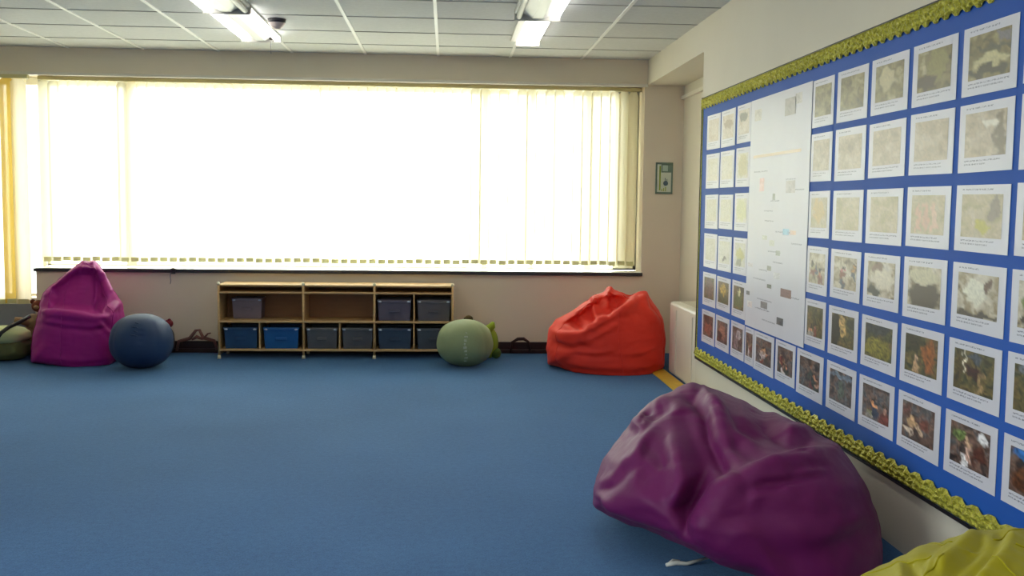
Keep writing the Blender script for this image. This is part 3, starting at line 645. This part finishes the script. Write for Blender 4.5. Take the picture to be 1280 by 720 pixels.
    P = smooth(P, nu, nv, soft)
    # fine puckers: stretched noise along the cloth
    N = normals(P, nu, nv); G = P-np.array([centre[0], centre[1], 0])
    disp = np.array([mnoise.noise(Vector((g[0]*5+seed, g[1]*5, g[2]*9)))*.55+abs(mnoise.noise(Vector((g[0]*11, g[1]*11+seed, g[2]*22))))*.6 for g in G])
    P = P+N*(disp*wr*2)[:, None]
    P[:, 2] = np.maximum(P[:, 2], .001)
    if xmax: P[:, 0] = np.minimum(P[:, 0], xmax)
    bm = bmesh.new(); c0 = np.array([centre[0], centre[1], 0]); V = [bm.verts.new(p-c0) for p in P]
    for j in range(nv-1):
        for i in range(nu): bm.faces.new((V[j*nu+i], V[j*nu+(i+1) % nu], V[(j+1)*nu+(i+1) % nu], V[(j+1)*nu+i]))
    bmesh.ops.remove_doubles(bm, verts=bm.verts, dist=.0003)
    t = thing(name, label, 'bean bag', tuple(c0))
    link('cover', bm, mat_, t, True)
    # raised seams following the loft
    if seams:
        bm = bmesh.new()
        for k in range(seams):
            i = int((k+.5)*nu/seams) % nu; idx = [j*nu+i for j in range(int(nv*.22), int(nv*.93), 2)]
            tube(bm, [P[j]+N[j]*.0008-c0 for j in idx], .0028, 5)
        link('seam', bm, mat_, t, True)
    return t, P
def cloth(name, col, rough=.55, sheen=.2): return mat(name, col, rough, var=.07, vscale=4, bump=.25, bscale=14, sheen=sheen*.15, spec=.28)
MAG = cloth('magenta_nylon', srgb(160, 26, 126)); RED = cloth('red_nylon', srgb(226, 52, 36)); PUR = cloth('purple_nylon', srgb(100, 15, 82)); LIM = cloth('lime_nylon', srgb(156, 148, 2)); 
# red
bean_bag('bean_bag', 'bright red slumped bean bag against the wall under the right end of the window', (1.275, 7.76), .455, .43,
    [(0, .0), (.7, 0), (.9, .03), (1, .14), (1, .26), (.93, .38), (.78, .48), (.5, .545), (.2, .56), (0, .56)], 0, RED,
    outline=[(684.6, 455), (682.6, 433.6), (686.5, 410), (695, 398.6), (716.7, 388), (738, 371), (755, 364.6), (759, 359), (763, 357.5), (768, 361.5), (779, 366), (788, 368.5), (796, 365.6), (808, 363.6), (818, 379), (825.6, 389), (829.4, 398.6), (832, 428), (830.4, 459), (814, 468.6), (786.7, 473.5), (753.6, 471.5), (718.6, 466.7), (689.4, 457)],
    strokes=[([(706, 404), (732, 386), (752, 369), (768, 369), (804, 369), (778, 386), (757, 396), (742, 407), (722, 412)], 9, .13, 'h'),
             ([(688, 412), (706, 417), (726, 417), (742, 409), (757, 398), (776, 389), (800, 375)], 9, .035, 'l'),
             ([(762, 360), (766, 380), (756, 396)], 5, -.035, 'c'), ([(740, 371), (740, 388), (744, 402)], 5, -.03, 'f'), ([(718, 390), (726, 402), (736, 410)], 5, -.02, 'f'),
             ([(795, 366), (780, 380), (768, 388)], 6, -.03, 'f'), ([(808, 364), (812, 385), (826, 400)], 7, .02, 'f'), ([(690, 424), (712, 432), (735, 430)], 6, -.014, 'f'),
             ([(775, 400), (750, 414), (730, 424)], 5, -.014, 'f'), ([(715, 440), (745, 444), (770, 441)], 4, -.010, 'f'), ([(775, 446), (800, 444), (824, 436)], 4, -.009, 'f'),
             ([(700, 455), (740, 462), (790, 464), (822, 458)], 5, -.012, 'f'), ([(720, 431), (740, 436)], 4, -.012, 'c')], seed=3, xmax=1.76, gain=1.2, soft=2)
# magenta
bean_bag('bean_bag', 'tall magenta bean bag with a gathered top under the left end of the window', (-2.90, 8.05), .40, .37,
    [(0, 0), (.75, 0), (.95, .03), (1, .15), (1, .3), (.94, .43), (.78, .58), (.55, .72), (.28, .81), (.1, .84), (0, .842)], 0, MAG,
    outline=[(37.7, 453), (41, 420), (49, 388.7), (55.4, 368), (64.8, 356.5), (82.5, 341), (97, 330), (103, 325), (110, 326.5), (119, 325), (124, 331), (128, 338), (141, 359.6), (153, 380), (156, 395), (157, 420), (152, 445), (137, 457.5), (93, 460.6), (51, 455)],
    strokes=[([(64, 360), (84, 345), (98, 337), (122, 338), (130, 352), (132, 372), (124, 392), (92, 390), (62, 387)], 13, .15, 'h'),
             ([(51, 389), (66, 390), (92, 393), (118, 397), (145, 393)], 8, .03, 'l'), ([(122, 345), (122, 370), (119, 392)], 3, -.014, 'f'),
             ([(66, 357), (56, 372), (52, 386)], 6, .025, 'f'), ([(127, 336), (136, 352), (143, 368)], 6, .03, 'f'), ([(148, 375), (138, 384), (133, 392)], 5, -.025, 'f'),
             ([(104, 327), (100, 338)], 2.5, -.014, 'c'), ([(113, 328), (114, 340)], 2.5, -.014, 'c'), ([(119, 327), (122, 338)], 2.5, -.014, 'c'),
             ([(60, 366), (70, 378)], 4, -.015, 'f'), ([(48, 402), (80, 408), (115, 411), (135, 406)], 4, -.013, 'f'), ([(125, 400), (135, 412), (148, 420)], 4, .012, 'f'), ([(60, 450), (100, 454), (140, 450)], 4, -.008, 'f'),], seed=8, gain=1.1, soft=2)
# big purple in front
bean_bag('bean_bag', 'large dark purple slumped bean bag on the carpet in front of the display board', (1.13, 3.74), .54, .70,
    [(0, 0), (.7, 0), (.9, .02), (1, .10), (1, .2), (.93, .33), (.78, .43), (.5, .50), (.2, .52), (0, .52)], math.radians(-12), PUR,
    outline=[(739.5, 634), (739.6, 626), (742.8, 604), (755.6, 572), (781, 537), (803.5, 511.5), (829, 494), (848, 485), (862, 483), (874, 488), (882, 488.5), (892, 486), (906, 488), (921, 496), (948.6, 513.4), (987, 529), (1018, 541), (1046, 555), (1066.7, 581), (1084, 609), (1099.7, 654), (1104, 690), (1100, 730), (1070, 775), (1010, 775), (953, 722), (895, 704.7), (858.6, 684), (790.6, 660), (758, 646)],
    strokes=[([(862, 500), (885, 500), (905, 512), (960, 532), (1012, 545), (985, 562), (938, 584), (903, 602), (886, 636), (862, 668), (846, 640), (862, 600), (846, 556), (836, 520)], 34, .17, 'h'),
             ([(795, 548), (818, 536), (842, 560), (846, 610), (832, 640), (800, 610)], 24, .04, 'h'),
             ([(846, 487), (872, 492), (888, 515), (893, 548), (908, 580), (940, 592)], 9, -.035, 'f'),
             ([(858, 676), (878, 640), (897, 610), (930, 592), (985, 572), (1040, 558)], 16, .03, 'l'),
             ([(822, 520), (812, 560), (818, 590)], 16, .025, 'f'), ([(892, 487), (905, 505), (920, 540), (960, 560)], 12, .025, 'f'),
             ([(950, 520), (985, 545), (1020, 546)], 12, -.03, 'f'), ([(940, 605), (985, 597), (1035, 590)], 6, -.012, 'f'), ([(925, 625), (960, 608), (1000, 606)], 6, .012, 'f'), ([(936, 598), (938, 625), (934, 650)], 5, -.010, 'f'),
             ([(775, 590), (800, 570), (812, 545)], 7, -.014, 'f'), ([(748, 612), (770, 600), (782, 580)], 6, -.014, 'f'), ([(790, 540), (815, 515), (840, 500)], 7, -.02, 'f'), ([(800, 575), (808, 590), (800, 605)], 4, -.014, 'c'), ([(796, 528), (808, 514), (816, 516)], 4, -.02, 'c'), ([(786, 545), (797, 534)], 4, -.014, 'c'), ([(765, 600), (775, 588), (773, 578)], 4, -.014, 'c'), ([(985, 590), (1010, 582), (1040, 581)], 4, -.012, 'c'), ([(950, 612), (980, 606)], 4, -.012, 'c'),
             ([(742, 630), (790, 650), (850, 670)], 7, -.012, 'f'), ([(740, 618), (752, 628), (760, 642)], 5, -.016, 'f'), ([(960, 690), (1030, 680), (1090, 650)], 16, -.012, 'f'), ([(900, 660), (960, 650), (1020, 655)], 14, .010, 'f')], seed=5, nu=300, nv=190, xmax=XR-.012, warp=(.75, 1.3), oc=(925, 610), soft=4, seams=0, gain=1.25)
# lime green, mostly below the frame
bean_bag('bean_bag', 'olive lime bean bag in the bottom right corner of the photo by the wall', (1.21, 2.20), .455, .42,
    [(0, 0), (.7, 0), (.9, .02), (1, .12), (1, .24), (.95, .36), (.8, .44), (.5, .49), (.2, .505), (0, .505)], 0, LIM,
    outline=[(1050, 760), (1076, 720.5), (1093, 711.7), (1124, 698), (1149, 684), (1185, 673), (1224, 662.5), (1240.5, 661.7), (1260, 659), (1285, 664), (1340, 690), (1400, 760), (1420, 860), (1380, 960), (1250, 1010), (1120, 980), (1050, 900), (1035, 820)],
    strokes=[([(1228, 664), (1205, 690), (1175, 722)], 9, .02, 'f'), ([(1262, 660), (1250, 690), (1210, 730)], 10, -.02, 'f'), ([(1130, 700), (1135, 725), (1120, 750)], 9, .015, 'f'), ([(1190, 675), (1160, 700), (1150, 730)], 8, -.014, 'f')], seed=12, xmax=XR-.03, oc=(1235, 830), warp=(.8, 1.2))
# white pull tag that belongs to the purple bag lies on the carpet in front of it
a = at(833, 707, 2, .004); b = at(858, 706, 2, .004); c = at(886, 697, 2, .02)
t = tag(thing('pull_cord', 'short white cord tab lying on the carpet at the front of the purple bean bag', 'cord', (a[0], a[1], 0)), 'short white cord tab lying on the carpet at the front of the purple bean bag', 'cord')
bm = bmesh.new(); o_ = np.array([a[0], a[1], 0]); tube(bm, [a-o_+[0, 0, .002], (a+b)/2-o_+[.0, .012, .004], b-o_+[0, 0, .004], c-o_], [.007, .009, .007, .005], 8); link('strap', bm, WHITE, t, True)
bm = bmesh.new(); tube(bm, [a-o_+[.012, .01, .004], a-o_+[.03, .035, .006], a-o_+[.055, .03, .004]], .005, 8); link('loop', bm, WHITE, t, True)

# ------------------------------------------------------------------ ball seats
def ball_seat(label, cx, cy, r, h, m, seed, pucker, tagcol=None):
    t = thing('ball_seat', label, 'ball seat', (cx, cy, 0)); nu, nv = 96, 64; bm = bmesh.new(); V = []
    for j in range(nv):
        ph = -math.pi/2+math.pi*j/(nv-1)
        for i in range(nu):
            th = 2*math.pi*i/nu; cphi = max(0, math.cos(ph))**.88; z = h/2*(1+math.copysign(abs(math.sin(ph))**.95, math.sin(ph)))
            rr = r*cphi; n = mnoise.noise(Vector((math.cos(th)*2+seed, math.sin(th)*2, ph*2)))*.006
            g = -.004*math.exp(-((th*4/(math.pi)) % 2-1)**2*60)*cphi                       # panel seams
            pk = 0
            if pucker:
                dth = ((th-math.pi*1.5-.25+math.pi) % (2*math.pi))-math.pi; pk = -.012*math.exp(-(dth/.10)**2)*abs(math.sin(ph*16))*math.exp(-((ph-.35)/.35)**2)
            R2 = rr+(n+g+pk)*cphi; V.append(bm.verts.new((R2*math.cos(th), R2*math.sin(th), max(.0005, z-.012*(1 if j < 3 else 0)))))
    for j in range(nv-1):
        for i in range(nu): bm.faces.new((V[j*nu+i], V[j*nu+(i+1) % nu], V[(j+1)*nu+(i+1) % nu], V[(j+1)*nu+i]))
    bmesh.ops.remove_doubles(bm, verts=bm.verts, dist=.0004); link('cover', bm, m, t, True); return t
BLU = cloth('dark_blue_cloth', srgb(42, 64, 100), .55, .3); SAGE = cloth('sage_cloth', srgb(140, 152, 112), .6, .3)
t = ball_seat('round navy blue ball seat beside the magenta bean bag', -2.30, 7.68,   .232, .41, BLU, 2, True)
bm = bmesh.new()
for k in range(4): tube(bm, [(-.01+.018*(k % 2), -.224+.004*k+.013*k*k*.35, .28+.028*k), (.035, -.224+.004*k+.013*k*k*.35, .272+.028*k)], .004, 6)
link('stitching', bm, BLU, t, True)
t = ball_seat('round sage green ball seat in front of the right end of the tray unit', .145, 7.80, .222, .365, SAGE, 6, False)
# pale vertical lettering strip down its front (too blurred to read, kept as worn marks)
bm = bmesh.new()
for k in range(9):
    z = .07+.026*k; zz = (z/.365)*2-1; rr = .222*max(0, 1-abs(zz)**2.1)**.47; a = math.radians(-90+1.5*math.sin(k)); wv = .010+.004*math.sin(k*2.1)
    box(bm, rr*math.cos(a)-wv, rr*math.cos(a)+wv, -rr*.992-.003, -rr*.992+.006, z-.009, z+.009, .002)
link('worn_print', bm, mat('pale_worn_print', srgb(178, 184, 160), .6, var=.2, vscale=60), t)

# ------------------------------------------------------------------ soft things along the wall
LIMEP = cloth('lime_plush', srgb(140, 158, 44), .8, .5); LIMED = cloth('green_plush', srgb(66, 92, 30), .8, .5); BRN = cloth('brown_plush', srgb(84, 70, 40), .8, .4)
t = thing('plush_toy', 'lime green plush toy with a raised arm tucked behind the sage green ball', 'soft toy', (.305, 8.17, -.0))
bm = bmesh.new(); ball(bm, (.05, 0, .13), .1, (.72, .7, 1.25), 24); ball(bm, (.0, .0, .09), .085, (1.1, .8, 1)); link('body', bm, LIMEP, t, True)
bm = bmesh.new(); tube(bm, [(-.07, 0, .270), (-.03, -.01, .25), (.01, -.02, .238), (.045, -.02, .248), (.068, -.02, .275), (.078, -.02, .305)], [.018, .030, .038, .038, .030, .012], 12); link('arm', bm, LIMEP, t, True)
bm = bmesh.new(); ball(bm, (-.125, 0, .325), .034, (1.1, .9, 1), 16); ball(bm, (-.15, -.01, .33), .016); link('head', bm, BRN, t, True)
bm = bmesh.new(); ball(bm, (.10, -.02, .05), .05, (.9, .9, .9), 16); link('foot', bm, LIMED, t, True)
# bag by the left wall
CAN = cloth('pale_green_canvas', srgb(182, 190, 140), .7, .2); OLV = cloth('olive_canvas', srgb(96, 100, 62), .7, .2)
t = thing('canvas_bag', 'pale green canvas bag with a dark strap at the left edge of the photo', 'bag', (-3.50, 8.06, 0))
def pillow(bm, cx, cy, cz, rx, ry, rz, sq=3.0, seed=0, n=32):
    V = []; 
    for j in range(n):
        ph = -math.pi/2+math.pi*j/(n-1)
        for i in range(n*2):
            th = math.pi*i/n; f = lambda v, e: math.copysign(abs(v)**(2/e), v)
            nn = 1+.04*mnoise.noise(Vector((math.cos(th)*2, math.sin(th)*2, ph*3+seed)))
            V.append(bm.verts.new((cx+rx*f(math.cos(ph), sq)*f(math.cos(th), sq)*nn, cy+ry*f(math.cos(ph), sq)*f(math.sin(th), sq)*nn, cz+rz*f(math.sin(ph), sq)*nn)))
    m = n*2
    for j in range(n-1):
        for i in range(m): bm.faces.new((V[j*m+i], V[j*m+(i+1) % m], V[(j+1)*m+(i+1) % m], V[(j+1)*m+i]))
    bmesh.ops.remove_doubles(bm, verts=bm.verts, dist=.0004)
bm = bmesh.new(); pillow(bm, 0, 0, .095, .225, .16, .094, 3); link('body', bm, OLV, t, True)
bm = bmesh.new(); pillow(bm, 0, -.01, .195, .220, .165, .072, 2.6, 3); link('flap', bm, CAN, t, True)
bm = bmesh.new(); tube(bm, [(.03, -.18, .14), (.055, -.178, .19), (.08, -.165, .235), (.11, -.10, .27), (.16, -.02, .30), (.21, .05, .34)], [.016]*6, 8); link('strap', bm, BLACK, t, True)
TAN = cloth('tan_plush', srgb(150, 122, 92), .85, .5); RBR = cloth('red_brown_plush', srgb(112, 54, 34), .85, .5)
t = thing('teddy_bear', 'small tan and red brown soft toy squeezed between the canvas bag and magenta bean bag', 'soft toy', (-3.36, 8.33, 0))
bm = bmesh.new(); ball(bm, (.0, 0, .12), .115, (.8, .7, 1.1), 20); ball(bm, (.02, -.02, .27), .075, (1, .8, .9), 20); link('body', bm, TAN, t, True)
bm = bmesh.new(); tube(bm, [(.0, -.05, .26), (-.05, -.10, .29), (-.09, -.12, .30)], [.03, .028, .022], 10); link('arm', bm, TAN, t, True)
bm = bmesh.new(); ball(bm, (.06, -.02, .40), .055, (1, .85, .9), 20)
for s in (-1, 1): ball(bm, (.06+s*.045, -.02, .435), .02)
link('head', bm, RBR, t, True)
bm = bmesh.new(); ball(bm, (.06, -.07, .395), .02, (1.1, .7, .8)); link('muzzle', bm, TAN, t, True)
# dark red object peeping over the blue ball
DR = cloth('dark_red_cloth', srgb(120, 30, 44), .6, .3)
t = thing('red_ball', 'small dark red cloth ball resting behind the navy blue ball seat', 'ball', (-2.30, 8.33, 0))
bm = bmesh.new(); pillow(bm, 0, 0, .115, .07, .07, .115, 2.4, 4, 20); link('body', bm, SKIRT, t, True)
bm = bmesh.new(); ball(bm, (.032, -.02, .262), .036, (1, 1, .95), 18); ball(bm, (.04, -.03, .29), .014); link('bobble', bm, DR, t, True)
# crumpled scarf on the skirting, and a dark rag further right
PNK = cloth('dusty_pink_cloth', srgb(132, 92, 84), .8, .3)
t = thing('cloth_scrap', 'crumpled dusty pink cloth scrap lying on the dark skirting left of the tray unit', 'cloth', (-2.07, 8.435, 0))
bm = bmesh.new(); tube(bm, [(-.17, 0, .02), (-.15, -.01, .10), (-.06, -.012, .125), (-.01, -.012, .19), (.02, -.012, .195), (.05, -.012, .13), (.14, -.01, .105), (.16, 0, .03)], [.012, .014, .016, .012, .012, .016, .014, .012], 8)
link('main_fold', bm, PNK, t, True)
bm = bmesh.new(); tube(bm, [(.05, -.02, .12), (.09, -.022, .165), (.115, -.022, .172)], [.010, .007, .006], 8); tube(bm, [(-.04, -.02, .115), (.0, -.024, .14), (.05, -.022, .12)], [.008, .016, .009], 8); link('fold', bm, PNK, t, True)
t = thing('cloth_scrap', 'dark brown rag draped over the skirting between the plush toy and red bean bag', 'cloth', (.635, 8.435, 0))
bm = bmesh.new(); tube(bm, [(-.09, 0, .01), (-.08, -.006, .10), (-.03, -.008, .128), (.02, -.008, .130), (.06, -.006, .105), (.08, 0, .02)], [.009, .010, .014, .014, .010, .009], 8); link('rag', bm, mat('dark_rag', srgb(64, 42, 38), .8, var=.1), t, True)
# small toy on top of the heater casing
t = thing('teddy_bear', 'tiny reddish brown soft toy sitting on the heater casing at the end of the board', 'soft toy', (1.80, 6.86, .549))
bm = bmesh.new(); ball(bm, (0, 0, .045), .045, (1, .9, 1), 18); link('body', bm, TAN, t, True)
bm = bmesh.new(); ball(bm, (0, -.005, .108), .032, (1, 1, .95), 16)
for s in (-1, 1): ball(bm, (s*.022, 0, .136), .011)
link('head', bm, RBR, t, True)
bm = bmesh.new(); ball(bm, (-.035, -.03, .02), .02); ball(bm, (.03, -.035, .02), .02); link('foot', bm, RBR, t, True)
